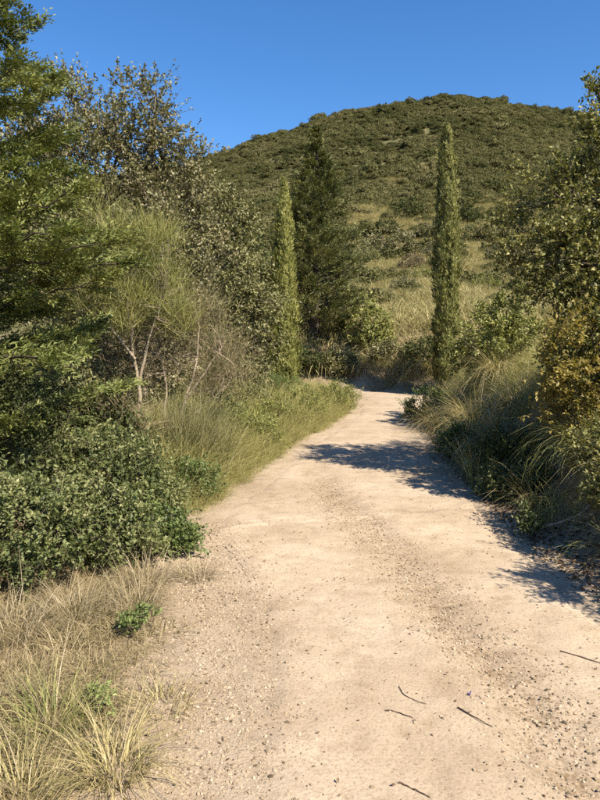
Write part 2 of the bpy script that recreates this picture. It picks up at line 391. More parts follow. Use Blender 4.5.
def leafy(name, label, cat, loc, ell, n, rc, ntw, nl, L, W, mat, bark, seed, stems=None, up=.35, group=None, tone=.45, shell=.5, twigs=True, crown='crown', wood='trunk', lr=.05, gap=.0, droop=0.):
    rng = np.random.default_rng(seed)
    ell = np.array(ell, float); base = np.array(loc, float)
    w = (ell[:, 3] * ell[:, 4] * ell[:, 5]) ** .67; ei = rng.choice(len(ell), n * 3, p=w / w.sum())
    rho = shell + (1 - shell) * rng.random(n * 3) ** .7
    d = rsph(rng, n * 3)
    C = ell[ei, :3] + d * ell[ei, 3:] * rho[:, None]
    keep = C[:, 2] > .08
    if gap > 0: keep &= (vnoise(C[:, 0] * 1.3 + C[:, 1] * .7, C[:, 2] * 1.3 - C[:, 1] * .4, seed) > gap)
    C = C[keep][:n]; n = len(C); ctr = ell[:, :3].mean(0)
    root = thing(name, label, cat, loc, group)
    # --- wood
    lines = []
    stems = stems or [((0, 0), (ctr[0], ctr[1], ctr[2] * .9))]
    nodes = []
    for (bx, by), tip in stems:
        tip = np.array(tip, float); b0 = np.array([bx, by, -.08]); mid = (b0 + tip) / 2 + rng.normal(size=3) * .12 * np.linalg.norm(tip - b0) * np.array([1, 1, .2])
        P = wob(rng, bez(b0, mid, tip, 8), lr * .25); r = lr * np.linspace(1, .4, 8); lines.append((P, r, 7)); nodes.append(P[3:])
    tr = np.vstack(nodes)
    lim = C[rng.permutation(n)[:max(4, n // 7)]]; lp = []
    for c in lim:
        j = np.argmin(np.linalg.norm(tr - c, axis=1) + (tr[:, 2] > c[2]) * .6); a = tr[j]
        P = wob(rng, bez(a, (a + c) / 2 + np.array([0, 0, .12]) * np.linalg.norm(c - a) + rng.normal(size=3) * .06, c, 6), lr * .2)
        lines.append((P, lr * np.linspace(.42, .12, 6), 5)); lp.append(P[1:])
    lp = np.vstack(lp)
    for c in C:
        j = np.argmin(np.linalg.norm(lp - c, axis=1)); a = lp[j]
        if np.linalg.norm(a - c) > .05:
            lines.append((bez(a, (a + c) / 2 + rng.normal(size=3) * .04, c, 4), lr * np.linspace(.16, .05, 4), 3))
    # --- twigs and leaves
    rcs = rc * (.6 + .8 * rng.random(n))
    T = n * ntw; tc = np.repeat(np.arange(n), ntw)
    out = norm(C - ctr)[tc]
    td = norm(rsph(rng, T) + out * .55 + np.array([0, 0, up])); tl = rcs[tc] * (.6 + .5 * rng.random(T))
    ts = C[tc] + rsph(rng, T) * rcs[tc][:, None] * .25
    if twigs:
        k = rng.random(T) < .35
        for s_, d_, l_ in zip(ts[k], td[k], tl[k]): lines.append((np.array([s_, s_ + d_ * l_ * .9]), np.array([lr * .045 + .0012, .001]), 3))
    V, Q = tubes(lines)
    link(wood, mesh_np(wood, V, Q, mat=bark, smooth=True), root)
    li = np.repeat(np.arange(T), nl); u = .15 + .85 * rng.random(T * nl)
    p = ts[li] + td[li] * (tl[li] * u)[:, None]
    ld = norm(td[li] * .55 + rsph(rng, len(li)) * .9 - np.array([0, 0, droop])); nn = norm(rsph(rng, len(li)) * .8 + np.array([0, 0, .9]))
    sc = .7 + .6 * rng.random(len(li))
    V, Q = leaf_quads(p, ld, nn, L * sc, W * sc)
    V[:, 2] = np.maximum(V[:, 2], -.05)
    v = tone * rng.random(n)[tc][li] + (1 - tone) * rng.random(len(li))
    link(crown, mesh_np(crown, V, Q, attrs={'v': np.repeat(v, 4)}, mat=mat), root)
    return root

def sprays(rng, O, A, Nrm, length, m, L, W, ang=.75):
    """flat fans of scale twigs: O origins, A axes, Nrm plane normals"""
    n = len(O); A = norm(A); S = norm(np.cross(A, Nrm)); Nn = np.cross(S, A)
    u = np.tile(np.linspace(.05, 1, m), n) ; i = np.repeat(np.arange(n), m)
    side = np.tile(np.where(np.arange(m) % 2 == 0, 1., -1.), n); side[np.tile(np.arange(m) == m - 1, n)] = 0
    lg = np.repeat(np.asarray(length), m)
    P = O[i] + A[i] * (u * lg * .8)[:, None] + rng.normal(size=(n * m, 3)) * .012
    D = A[i] * math.cos(ang) + S[i] * (side * math.sin(ang))[:, None] + rng.normal(size=(n * m, 3)) * .18
    ll = L * (1.15 - .55 * u) * (.75 + .5 * rng.random(n * m)) * lg / np.mean(length)
    return leaf_quads(P, D, Nn[i] + rng.normal(size=(n * m, 3)) * .35, ll, W * (.8 + .5 * rng.random(n * m)))

def cypress(name, label, loc, H, prof, nspray, seed, mat, L=.15, W=.026, group=None, lean=0.):
    rng = np.random.default_rng(seed); root = thing(name, label, 'cypress', loc, group)
    V, Q = tubes([(np.array([[0, 0, -.1], [0, 0, H * .3], [lean * .6, 0, H * .65], [lean, 0, H * .96]]), np.array([.11, .08, .05, .012]), 8)])
    link('trunk', mesh_np('trunk', V, Q, mat=M['bark'], smooth=True), root)
    zz = rng.random(nspray * 2); rp = np.interp(zz, prof[0], prof[1]); k = rng.random(nspray * 2) < (rp / max(prof[1])) + .15
    zz = zz[k][:nspray]; n = len(zz); rp = np.interp(zz, prof[0], prof[1]); th = rng.random(n) * 2 * np.pi
    lump = .72 + .8 * (vnoise(th * 2.2, zz * H * 2.2, seed) - .3) + .14 * rng.random(n)
    rad = rp * lump * (.62 + .38 * rng.random(n) ** .5) * (1 + .35 * (rng.random(n) < .05))
    hol = vnoise(np.cos(th) * 2.2 + 7, zz * H * 3.2 + np.sin(th) * 2.2, seed + 3) < .27; rad = np.where(hol, rad * .6, rad)
    od = np.stack([np.cos(th), np.sin(th), th * 0], 1)
    O = od * rad[:, None]; O[:, 2] = zz * H * .985; O[:, 0] += lean * zz ** 1.5
    A = np.array([0, 0, 1.]) + od * (.22 + .25 * rng.random(n))[:, None] + rng.normal(size=(n, 3)) * .16
    V, Q = sprays(rng, O, A, od + rng.normal(size=(n, 3)) * .3, .22 * (.7 + .6 * rng.random(n)) * (.5 + .5 * (1 - zz)), 7, L, W, .42)
    v = np.repeat(.5 * rng.random(n) + .0, 7) + .5 * rng.random(n * 7)
    link('crown', mesh_np('crown', V, Q, attrs={'v': np.repeat(v, 4)}, mat=mat), root)
    return root

def conifer(name, label, loc, H, prof, nbr, seed, mat, elev=(.2, .7), per=9, slen=.3, m=9, L=.1, W=.02, flat=.6, cat='conifer', zmin=.06, droop=0., sec=5, trunk_r=.16, face=None, jit=.03):
    rng = np.random.default_rng(seed); root = thing(name, label, cat, loc)
    lines = [(wob(rng, np.stack([np.zeros(7), np.zeros(7), np.linspace(-.1, H, 7)], 1), .03), trunk_r * np.linspace(1, .08, 7), 8)]
    O, A, Nn, Lg, bt = [], [], [], [], []; per0 = per; slen0 = slen
    for b in range(nbr):
        t = zmin + (1 - zmin) * (b + rng.random()) / nbr; t = min(t, .985); th = b * 2.399 + rng.normal() * .5
        ln = np.interp(t, prof[0], prof[1]) * (.62 + .5 * rng.random()); e = elev[0] + (elev[1] - elev[0]) * (t * .6 + .4 * rng.random())
        slen = slen0 * min(1., .22 + 1.1 * ln / max(prof[1]))
        hd = np.array([math.cos(th), math.sin(th), 0]); per = per0 if face is None or hd[0] * face[0] + hd[1] * face[1] > -.3 else per0 // 5; a = np.array([0, 0, t * H])
        c = a + hd * ln * math.cos(e) + np.array([0, 0, ln * math.sin(e)])
        mid = (a + c) / 2 + np.array([0, 0, (-.12 - droop) * ln])
        P = wob(rng, bez(a, mid, c, 8), .02 * ln); lines.append((P, trunk_r * (.22 if face is None else .1) * (1.1 - t) * np.linspace(1, .2, 8) + .003, 5))
        dirs = norm(np.gradient(P, axis=0)); tone = rng.random()
        for s_ in range(sec):
            u = .12 + .88 * (s_ + rng.random()) / sec; f = u * 7; i0 = min(int(f), 6); p = P[i0] + (P[i0 + 1] - P[i0]) * (f - i0); dd = dirs[i0]
            side = norm(np.cross(dd, [0, 0, 1])) * (1 if s_ % 2 else -1)
            sl = ln * .42 * (1.15 - u) + slen * .7
            sdv = norm(dd * .75 + side * .75 + np.array([0, 0, .1 + .15 * rng.normal()])); 
            if s_ == sec - 1: sdv = norm(dd + rng.normal(size=3) * .12)
            q = p + sdv * sl; lines.append((np.array([p, (p + q) / 2 + np.array([0, 0, -.03 * sl]), q]), np.array([.006, .004, .002]), 3))
            uu = rng.random(per); o = p + sdv * (uu * sl)[:, None] + rng.normal(size=(per, 3)) * jit
            ax = norm(sdv * .75 + rsph(rng, per) * np.array([flat, flat, flat * .7]) + np.array([0, 0, .12 - droop]))
            O.append(o); A.append(ax); Nn.append(norm(np.array([0, 0, 1.]) + rng.normal(size=(per, 3)) * .45)); Lg.append(slen * (.6 + .7 * rng.random(per)))
            bt.append(np.full(per, .6 * tone + .4 * rng.random()))
    V, Q = tubes(lines); link('trunk', mesh_np('trunk', V, Q, mat=M['dark_bark'], smooth=True), root)
    O, A, Nn, Lg, bt = np.vstack(O), np.vstack(A), np.vstack(Nn), np.concatenate(Lg), np.concatenate(bt)
    V, Q = sprays(rng, O, A, Nn, Lg, m, L, W)
    v = .45 * np.repeat(bt, m) + .25 * np.repeat(rng.random(len(O)), m) + .3 * rng.random(len(O) * m)
    link('crown', mesh_np('crown', V, Q, attrs={'v': np.repeat(v, 4)}, mat=mat), root)
    return root

def blades(rng, n, L, W, base_r, tilt, droop, seg=4, lvar=.5):
    th = rng.random(n) * 2 * np.pi; rb = base_r * np.sqrt(rng.random(n)); p0 = np.stack([np.cos(th) * rb, np.sin(th) * rb, np.full(n, -.02)], 1)
    az = th + rng.normal(size=n) * .7; h = np.stack([np.cos(az), np.sin(az), az * 0], 1)
    ln = L * (1 - lvar + lvar * rng.random(n) * 1.3); ti = np.abs(rng.normal(size=n)) * tilt; dr_ = droop * (.3 + rng.random(n))
    s = np.linspace(0, 1, seg + 1); wv = W * (.7 + .6 * rng.random(n)); S = np.stack([-np.sin(az), np.cos(az), az * 0], 1)
    tw = rng.random(n) * 6.28; S = S * np.cos(tw)[:, None] * .6 + S * .5 + h * np.sin(tw)[:, None] * .4; S = norm(S)
    V = np.empty((n, seg + 1, 2, 3))
    for k, sv in enumerate(s):
        ang = ti + dr_ * sv * 1.4
        hor = np.sin(ang) * sv; ver = np.cos(np.minimum(ang, 2.0)) * sv
        c = p0 + h * (hor * ln)[:, None] + np.array([0, 0, 1]) * (ver * ln)[:, None]
        w_ = (wv * (1 - sv) ** .6 * .5 + .0003)[:, None]; V[:, k, 0] = c - S * w_; V[:, k, 1] = c + S * w_
    st = (seg + 1) * 2; b = np.arange(n)[:, None] * st; k = np.arange(seg)[None, :] * 2
    Q = np.stack([b + k, b + k + 1, b + k + 3, b + k + 2], -1).reshape(-1, 4)
    return V.reshape(-1, 3), Q, np.repeat(rng.random(n), st)

def tuft(name, label, cat, loc, seed, parts, group=None):
    """parts: list of (part_name, mat, n, L, W, base_r, tilt, droop)"""
    root = thing(name, label, cat, loc, group); rng = np.random.default_rng(seed)
    for pn, mt, n, L, W, br, ti, dp in parts:
        V, Q, v = blades(rng, n, L, W, br, ti, dp); link(pn, mesh_np(pn, V, Q, attrs={'v': v}, mat=mt), root)
    return root

def broomy(name, label, cat, loc, seed, stems, fans, nst, L, W, mat, bark, spread=.35, group=None, lr=.03, foliage='green_stems', sag=.15):
    """woody stems (polylines) + fans of thin green stems. fans: list of (x,y,z,r)"""
    rng = np.random.default_rng(seed); root = thing(name, label, cat, loc, group); lines = []; tr = []
    for P, r in stems:
        P = crom(P, 4); P = wob(rng, P, r * .35); lines.append((P, r * np.linspace(1, .35, len(P)), 7)); tr.append(P[2:])
    tr = np.vstack(tr); Vs, Qs, vs, off = [], [], [], 0
    for (x, y, z, r) in fans:
        c = np.array([x, y, z]); a = tr[np.argmin(np.linalg.norm(tr - c, axis=1))]
        for k in range(4):
            q = c + rng.normal(size=3) * r * .3; lines.append((wob(rng, bez(a, (a + q) / 2 + rng.normal(size=3) * .08, q, 5), .01), lr * np.linspace(.35, .1, 5), 4))
        n = nst; p0 = c + rng.normal(size=(n, 3)) * r * np.array([.42, .42, .3])
        dv = norm(np.array([0, 0, 1.]) + rsph(rng, n) * spread * 1.6 + norm(p0 - c) * spread); ln = L * (.5 + .8 * rng.random(n))
        p1 = p0 + dv * (ln * .5)[:, None] + rng.normal(size=(n, 3)) * .02; dv2 = norm(dv + rsph(rng, n) * .25 - np.array([0, 0, sag])); p2 = p1 + dv2 * (ln * .5)[:, None]
        S = norm(np.cross(dv, rsph(rng, n))) * W * .5
        V = np.stack([p0 - S, p0 + S, p1 - S * .8, p1 + S * .8, p2 - S * .15, p2 + S * .15], 1).reshape(-1, 3)
        b = np.arange(n)[:, None] * 6; Q = np.concatenate([b + np.array([[0, 1, 3, 2]]), b + np.array([[2, 3, 5, 4]])])
        Vs.append(V); Qs.append(Q + off); off += len(V); vs.append(np.repeat(.35 * rng.random() + .65 * rng.random(n), 6))
    V, Q = tubes(lines); link('stem', mesh_np('stem', V, Q, mat=bark, smooth=True), root)
    link(foliage, mesh_np(foliage, np.vstack(Vs), np.vstack(Qs), attrs={'v': np.concatenate(vs)}, mat=mat), root)
    return root

def scatter(name, pts, scl, rot, sources, seed, label, cat):
    """one 'stuff' object: instances of the source meshes on points"""
    rng = np.random.default_rng(seed); n = len(pts)
    me = bpy.data.meshes.new(name); me.vertices.add(n); me.vertices.foreach_set('co', np.asarray(pts, np.float32).ravel())
    for k, ty, ch, val in (('scl', 'FLOAT_VECTOR', 'vector', np.asarray(scl, np.float32)), ('rot', 'FLOAT_VECTOR', 'vector', np.asarray(rot, np.float32))):
        a = me.attributes.new(k, ty, 'POINT'); a.data.foreach_set(ch, val.ravel())
    a = me.attributes.new('idx', 'INT', 'POINT'); a.data.foreach_set('value', rng.integers(0, len(sources), n).astype(np.int32))
    o = link(name, me); g = bpy.data.node_groups.new(name, 'GeometryNodeTree')
    g.interface.new_socket('Geometry', in_out='INPUT', socket_type='NodeSocketGeometry'); g.interface.new_socket('Geometry', in_out='OUTPUT', socket_type='NodeSocketGeometry')
    N, Lk = g.nodes, g.links; gi = N.new('NodeGroupInput'); go = N.new('NodeGroupOutput'); ip = N.new('GeometryNodeInstanceOnPoints'); jn = N.new('GeometryNodeJoinGeometry')
    for s in sources:
        so = bpy.data.objects.new(s.name, s); oi = N.new('GeometryNodeObjectInfo'); oi.inputs['Object'].default_value = so; oi.inputs['As Instance'].default_value = True
        Lk.new(oi.outputs['Geometry'], jn.inputs[0])
    def na_(nm, ty):
        x = N.new('GeometryNodeInputNamedAttribute'); x.data_type = ty; x.inputs['Name'].default_value = nm; return x.outputs['Attribute']
    ip.inputs['Pick Instance'].default_value = True
    Lk.new(gi.outputs[0], ip.inputs['Points']); Lk.new(jn.outputs[0], ip.inputs['Instance']); Lk.new(na_('idx', 'INT'), ip.inputs['Instance Index'])
    Lk.new(na_('rot', 'FLOAT_VECTOR'), ip.inputs['Rotation']); Lk.new(na_('scl', 'FLOAT_VECTOR'), ip.inputs['Scale']); Lk.new(ip.outputs[0], go.inputs[0])
    o.modifiers.new('scatter', 'NODES').node_group = g
    return tag(o, label, cat, kind='stuff')

def yaw(rng, n, tilt=.12):
    return np.stack([rng.normal(size=n) * tilt, rng.normal(size=n) * tilt, rng.random(n) * 6.283], 1)

# ------------------------------------------------------------------ trees
def at(x, y, dz=0.): return (x, y, gz(x, y) + dz)

conifer('conifer_tree', 'tall bright green conifer with plumed sprays, cut by the left edge of the picture', at(-3.15, 5.7), 8.2,
        ([0, .05, .28, .42, .55, .8, 1], [1.3, 1.65, 1.62, 1.05, .85, .55, .1]), 142, 101, M['near_conifer'], elev=(-.05, .45), per=30, slen=.19, m=11, L=.045, W=.0145, zmin=.04, sec=8, droop=.0, flat=.42, face=(.7, -.7), jit=.02)
conifer('conifer_tree', 'broad conical conifer at the road bend, standing behind the slim left cypress', at(.62, 26.2), 8.3,
        ([0, .12, .3, .6, .85, 1], [1.7, 2.1, 1.95, 1.15, .42, .04]), 105, 102, M['conifer'], elev=(.15, .65), per=13, slen=.42, m=8, L=.13, W=.036, zmin=.03, sec=6, trunk_r=.2, flat=.4, jit=.02)
cypress('cypress_tree', 'short slim yellow-green cypress left of the road, in front of the broad conifer', at(-.42, 17.2), 5.75,
        ([0, .04, .2, .5, .8, .95, 1], [.17, .27, .30, .27, .18, .07, .02]), 5200, 103, M['cypress_l'], L=.12, W=.02)
cypress('cypress_tree', 'tall columnar dark green cypress right of the road bend', at(4.62, 20.6), 8.05,
        ([0, .05, .3, .6, .85, .96, 1], [.22, .34, .36, .32, .24, .15, .03]), 7500, 104, M['cypress'], L=.13, W=.024, lean=-.12)

leafy('holm_oak', 'grey-olive holm oak behind the left conifer, its ragged top against the sky', 'tree', at(-3.1, 11.2),
      [(-.3, 0, 3.6, 1.5, 1.2, 1.9), (.35, 0, 3.0, 1.55, 1.2, 1.8), (.35, 0, 5.0, .6, .6, 1.0), (-.9, 0, 4.9, .8, .7, .9), (.95, 0, 4.2, .6, .6, .9), (0, 0, 1.6, 1.5, 1.0, 1.2), (-1.7, 0, 3.6, 1.0, .8, 1.7)],
      600, .40, 12, 13, .054, .031, M['holm'], M['bark'], 105, stems=[((0, 0), (-.3, 0, 3.6)), ((.15, .1), (.6, 0, 3.4))], up=.5, gap=.06, lr=.09)
leafy('holm_oak', 'lower grey-green oak between the ragged holm oak and the slim left cypress', 'tree', at(-2.1, 15.4),
      [(0, 0, 2.9, 1.45, 1.1, 1.9), (.5, 0, 1.8, 1.3, 1.0, 1.5), (-.7, 0, 3.6, 1.0, .9, 1.2), (.3, 0, 4.1, .7, .7, .8)],
      330, .43, 12, 12, .068, .037, M['holm_b'], M['bark'], 106, up=.45, gap=.12, lr=.08)
leafy('laurel_shrub', 'dark glossy shrub in shade just left of the slim left cypress', 'shrub', at(-1.35, 19.2),
      [(-.1, 0, 2.9, .9, .8, 1.7), (.1, 0, .9, 1.0, .8, .9)], 130, .42, 10, 9, .10, .045, M['laurel'], M['dark_bark'], 107, lr=.06, crown='foliage', wood='stem')
leafy('oak_tree', 'leafy bronze-green oak on the right bank, cut by the right edge', 'tree', at(3.75, 6.9),
      [(-.4, 0, 1.6, 1.22, .5, .95), (-.2, 0, 2.4, .75, .42, .65), (-.62, 0, 2.7, .28, .3, .5), (-.6, 0, 1.0, .95, .45, .6), (.9, 0, 2.0, 1.1, .75, 1.4), (.95, -1.6, 1.2, .95, .9, .9), (-.95, .1, 1.5, .75, .5, .75)],
      400, .27, 12, 14, .041, .024, M['oak'], M['dark_bark'], 108, stems=[((0, 0), (-.3, 0, 2.0)), ((.2, .1), (.8, 0, 2.1))], up=.5, gap=.15, lr=.06, tone=.35)

# broom and tree heath on the left
rngb = np.random.default_rng(77)
broomy('broom_shrub', 'tall yellow-green broom with bare forked stems, in front of the holm oak', 'shrub', at(-2.25, 8.9), 110,
       [([(0, 0, -.1), (.05, 0, .7), (-.05, .05, 1.4), (-.1, 0, 2.1)], .035), ([(.05, 0, .9), (.2, 0, 1.5), (.35, 0, 2.0)], .022), ([(0, 0, 1.2), (-.35, 0, 1.7), (-.5, 0, 2.2)], .02)],
       [(-.05 + (.28 + .55 * rngb.random()) * math.cos(q * 2.4), .35 * math.sin(q * 2.4), 1.45 + 1.35 * (q / 34) + .35 * rngb.random(), .26) for q in range(34)],
       200, .36, .0048, M['broom'], M['pale_bark'], spread=.5, sag=.2)
broomy('tree_heath', 'pale bare-stemmed tree heath with brown dry twigs, right of the tall broom', 'shrub', at(-1.72, 9.3), 111,
       [([(0, 0, -.1), (.03, 0, .5), (.22, 0, 1.1), (.28, 0, 1.9)], .03), ([(-.05, 0, -.1), (-.22, 0, .4), (-.2, 0, .9), (-.32, 0, 1.5)], .026), ([(.1, 0, .7), (.42, 0, 1.15), (.6, 0, 1.4)], .018), ([(.02, 0, .3), (.3, 0, .55), (.55, 0, .75)], .016)],
       [(.3, 0, 2.0, .45), (.5, .1, 1.6, .45), (-.3, 0, 1.6, .4), (0, .1, 1.3, .4), (.7, 0, 1.3, .4), (.75, .1, 1.0, .35), (.05, 0, 1.8, .4), (-.55, -.1, 1.5, .35), (-.75, -.1, 1.2, .35), (-.45, -.1, 1.0, .3), (.4, 0, .8, .3)],
       260, .30, .005, M['dry_twig'], M['pale_bark'], spread=.6, foliage='dry_twigs')
broomy('tree_heath', 'feathery grey-green heath shrub left of the shaded laurel', 'shrub', at(-2.05, 12.4), 112,
       [([(0, 0, -.1), (.05, 0, .8), (0, 0, 1.6)], .03), ([(.05, 0, .3), (.4, 0, .9), (.5, 0, 1.4)], .022)],
       [(0, 0, 1.6, .5), (.45, 0, 1.3, .5), (-.4, 0, 1.2, .5), (.2, 0, 2.0, .45), (.55, 0, .9, .4), (.1, -.2, .9, .5)],
       380, .5, .008, M['grey_broom'], M['bark'], spread=.55)

# verge bushes, left of the road
broomy('broom_shrub', 'low dense grey-green broom clump beside the left road edge', 'shrub', at(-1.4, 7.75), 120,
       [([(0, 0, -.1), (.02, 0, .2), (.04, 0, .35)], .03)], [(0, 0, .12, .5), (.2, .1, .12, .45), (-.22, 0, .12, .45), (0, .2, .25, .4), (.05, -.15, .1, .4)],
       520, .62, .006, M['grey_broom'], M['bark'], spread=.34, foliage='green_stems')
broomy('dead_brush', 'dead brown brush between the left conifer and the low broom', 'brush', at(-2.05, 7.1), 173,
       [([(0, 0, -.1), (.03, 0, .3), (.1, 0, .6)], .016), ([(-.05, 0, 0), (-.25, 0, .4), (-.35, 0, .7)], .012)],
       [(0, 0, .5, .3), (.25, 0, .6, .3), (-.3, 0, .6, .3), (.1, -.1, .8, .3), (-.1, -.15, .4, .3)], 170, .3, .005, M['dry_twig'], M['pale_bark'], spread=.8, foliage='dry_twigs')
vb = [(-1.05, 9.7, .55, 'bushy yellow-green plant beyond the low grey broom on the verge', 'verge', 121),
      (-1.75, 9.9, .8, 'pale olive shrub at the foot of the bare-stemmed heath', 'lentisk', 122),
      (-.85, 11.4, .6, 'rounded verge bush midway along the left road edge', 'verge', 123),
      (-1.5, 12.0, .95, 'leafy olive shrub behind the rounded verge bush', 'holm_b', 124),
      (-.35, 13.2, .65, 'soft green verge bush below the slim left cypress', 'verge', 125),
      (.25, 15.1, .7, 'grassy green bush on the verge before the road bend', 'verge', 126),
      (-.75, 15.4, .8, 'taller green shrub at the base of the slim left cypress', 'bramble', 127),
      (.72, 17.2, .6, 'farthest verge bush at the inside of the road bend', 'verge', 128)]
for x, y, h, lab, mt, sd_ in vb:
    x += .32
    leafy('verge_bush', lab, 'bush', at(x, y), [(0, 0, h * .45, h * .75, h * .7, h * .5), (h * .2, 0, h * .3, h * .8, h * .6, h * .35)], 60, .2, 10, 10, .05, .013, M[mt], M['bark'], sd_,
          up=.8, crown='foliage', wood='stem', lr=.018, stems=[((0, 0), (0, 0, h * .5)), ((.05, 0), (h * .35, 0, h * .4)), ((-.05, 0), (-h * .35, 0, h * .4))], group='bushes along the left verge')

# near left thicket
nl = [(-1.95, 4.05, .55, .72, 'lentisk', 'lentisk_shrub', 'dense lentisk shrub at the left edge above the dry grass', 130),
      (-1.5, 4.55, .42, .58, 'lentisk', 'lentisk_shrub', 'rounded grey-green lentisk in the middle of the left thicket', 131),
      (-1.1, 4.85, .22, .28, 'bramble', 'bramble_shrub', 'low bright green bramble at the road end of the left thicket', 132),
      (-1.8, 5.7, .6, .8, 'lentisk', 'lentisk_shrub', 'olive lentisk behind the rounded one, below the left conifer', 133),
      (-1.2, 6.6, .32, .34, 'bramble', 'bramble_shrub', 'small green bramble where the left verge meets the road', 134),
      (-2.75, 5.3, .8, 1.3, 'laurel', 'laurel_shrub', 'dark laurel under the left conifer at the left edge', 135),
      (-3.0, 7.6, .9, 1.6, 'holm_b', 'oak_shrub', 'olive scrub oak filling the gap behind the left conifer', 136),
      (-4.6, 8.6, 1.2, 2.4, 'holm_b', 'oak_shrub', 'tall scrub oak behind the left conifer at the left edge', 137),
      (-2.35, 7.0, .6, 1.0, 'laurel', 'laurel_shrub', 'shaded laurel between the left conifer and the tall broom', 139), (-3.5, 6.7, .9, 1.5, 'laurel', 'laurel_shrub', 'dark laurel behind the trunk of the left conifer', 129),
      (-3.15, 9.6, .8, 1.2, 'holm_b', 'oak_shrub', 'olive undergrowth left of the tall broom stems', 169),
      (-4.3, 12.6, 1.1, 2.2, 'holm_b', 'oak_shrub', 'scrub oak in the gap left of the ragged holm oak trunk', 174), (-5.4, 15.5, 1.3, 2.6, 'holm_b', 'oak_shrub', 'farther scrub oak seen through gaps in the left conifer', 175),
      (-3.4, 14.2, 1.1, 2.0, 'holm_b', 'oak_shrub', 'scrub oak behind the ragged holm oak trunk', 176)]
for x, y, r, h, mt, nm, lab, sd_ in nl:
    fl, nn_ = (.031, 10) if y < 6.8 else (.055, 5)
    leafy(nm, lab, 'shrub', at(x, y), [(0, 0, h * .45, r, r * .85, h * .52), (r * .2, 0, h * .25, r * 1.05, r * .9, h * .3)], int(190 * r + 40), .15 if y < 6.8 else .28, 11, nn_, fl, fl * .52, M[mt], M['bark'], sd_,
          up=.6, gap=.4, tone=.6, crown='foliage', wood='stem', lr=.016, stems=[((0, 0), (0, 0, h * .6)), ((.08, 0), (r * .5, -.1, h * .45)), ((-.08, 0), (-r * .5, -.1, h * .45))])

# right bank shrubs
rb = [(2.8, 6.2, .5, 1.2, 'yellow', 'yellow_shrub', 'sunlit shrub with yellowing leaves on the right bank below the oak', 140, .045),
      (3.2, 6.5, .7, .9, 'oak', 'oak_shrub', 'dark leafy scrub beneath the right oak', 141, .045),
      (2.6, 5.2, .32, .35, 'oak', 'bank_shrub', 'dark shaded shrub on the right bank above the dead branch', 142, .035),
      (2.85, 3.2, .45, 1.05, 'laurel', 'bank_shrub', 'shaded shrub at the right edge casting jagged shade on the road', 143, .045),
      (2.5, 7.4, .4, .4, 'laurel', 'bank_shrub', 'dark shrub in the hollow under the right tussocks', 144, .04),
      (3.9, 13.4, .8, 1.3, 'verge', 'bank_shrub', 'olive-yellow bush on the right bank just before the tall cypress', 145, .06),
      (3.7, 11.7, .55, 1.5, 'verge', 'bank_shrub', 'yellow-green bush on the right bank beside the oak crown', 146, .055),
      (2.65, 13.4, .45, .6, 'bramble', 'bank_shrub', 'green bramble at the foot of the right bank near the bend', 147, .05),
      (2.3, 8.9, .3, .35, 'bramble', 'bank_shrub', 'shaded bramble low on the right bank beside the road', 148, .045),
      (2.45, 4.6, .36, .42, 'oak', 'bank_shrub', 'low dark scrub at the right edge beside the dead branch', 149, .035), (2.3, 6.7, .36, .26, 'lentisk', 'bank_shrub', 'low bramble in shade behind the upright roadside plant', 138, .035)]
for x, y, r, h, mt, nm, lab, sd_, L in rb:
    leafy(nm, lab, 'shrub', at(x, y), [(0, 0, h * .55, r, r * .85, h * .5), (-r * .2, 0, h * .3, r * .95, r * .8, h * .35)], int(110 * r + 30), .2, 10, 10, L, L * (.32 if mt in ('laurel', 'bramble') else .5), M[mt], M['dark_bark'], sd_,
          up=.6, crown='foliage', wood='stem', lr=.02, stems=[((0, 0), (0, 0, h * .6)), ((.08, 0), (r * .5, 0, h * .5)), ((-.08, 0), (-r * .5, 0, h * .5))])

# tussock grasses on the right bank
tg = [(2.85, 10.6, .95, 800, 'large arching straw tussock in the middle of the right bank', 150), (2.62, 12.0, .85, 600, 'straw tussock on the right bank nearest the road bend', 151),
      (3.05, 9.0, .85, 560, 'arching tussock on the right bank below the oak crown', 152), (2.75, 6.05, .7, 460, 'green tussock leaning out at the right edge of the picture', 153),
      (2.5, 9.6, .8, 600, 'straw tussock hanging low over the right roadside', 154), (3.5, 14.2, .9, 420, 'pale tussock on top of the bank left of the olive-yellow bush', 155),
      (3.45, 11.3, .95, 500, 'tall dry tussock behind the large arching one', 156), (2.05, 7.3, .6, 90, 'thin upright rushes in shade at the right roadside', 157),
      (3.05, 12.6, .85, 460, 'bleached tussock between the bend tussock and the tall dry one', 158), (2.5, 8.1, .7, 420, 'shaded tussock in the hollow below the oak', 159),
      (2.35, 6.35, .55, 260, 'dark shaded tussock behind the upright roadside plant', 170), (2.2, 8.0, .6, 300, 'low tussock at the road edge where the tree shadow starts', 171), (2.6, 5.0, .5, 260, 'shaded tussock beside the dead branch', 172)]
for x, y, L, n, lab, sd_ in tg:
    up_ = sd_ == 157
    tuft('grass_tussock', lab, 'grass tussock', at(x, y), sd_, [('blades', M['green_blade'] if sd_ in (153, 157) else M['tussock'], n, L, .0075, .16, .18 if up_ else .5, .25 if up_ else 1.1),
         ('seed_stalks', M['straw'], 6 if up_ else 22, L * 1.25, .005, .1, .3, .4)], group='tussocks on the right bank')

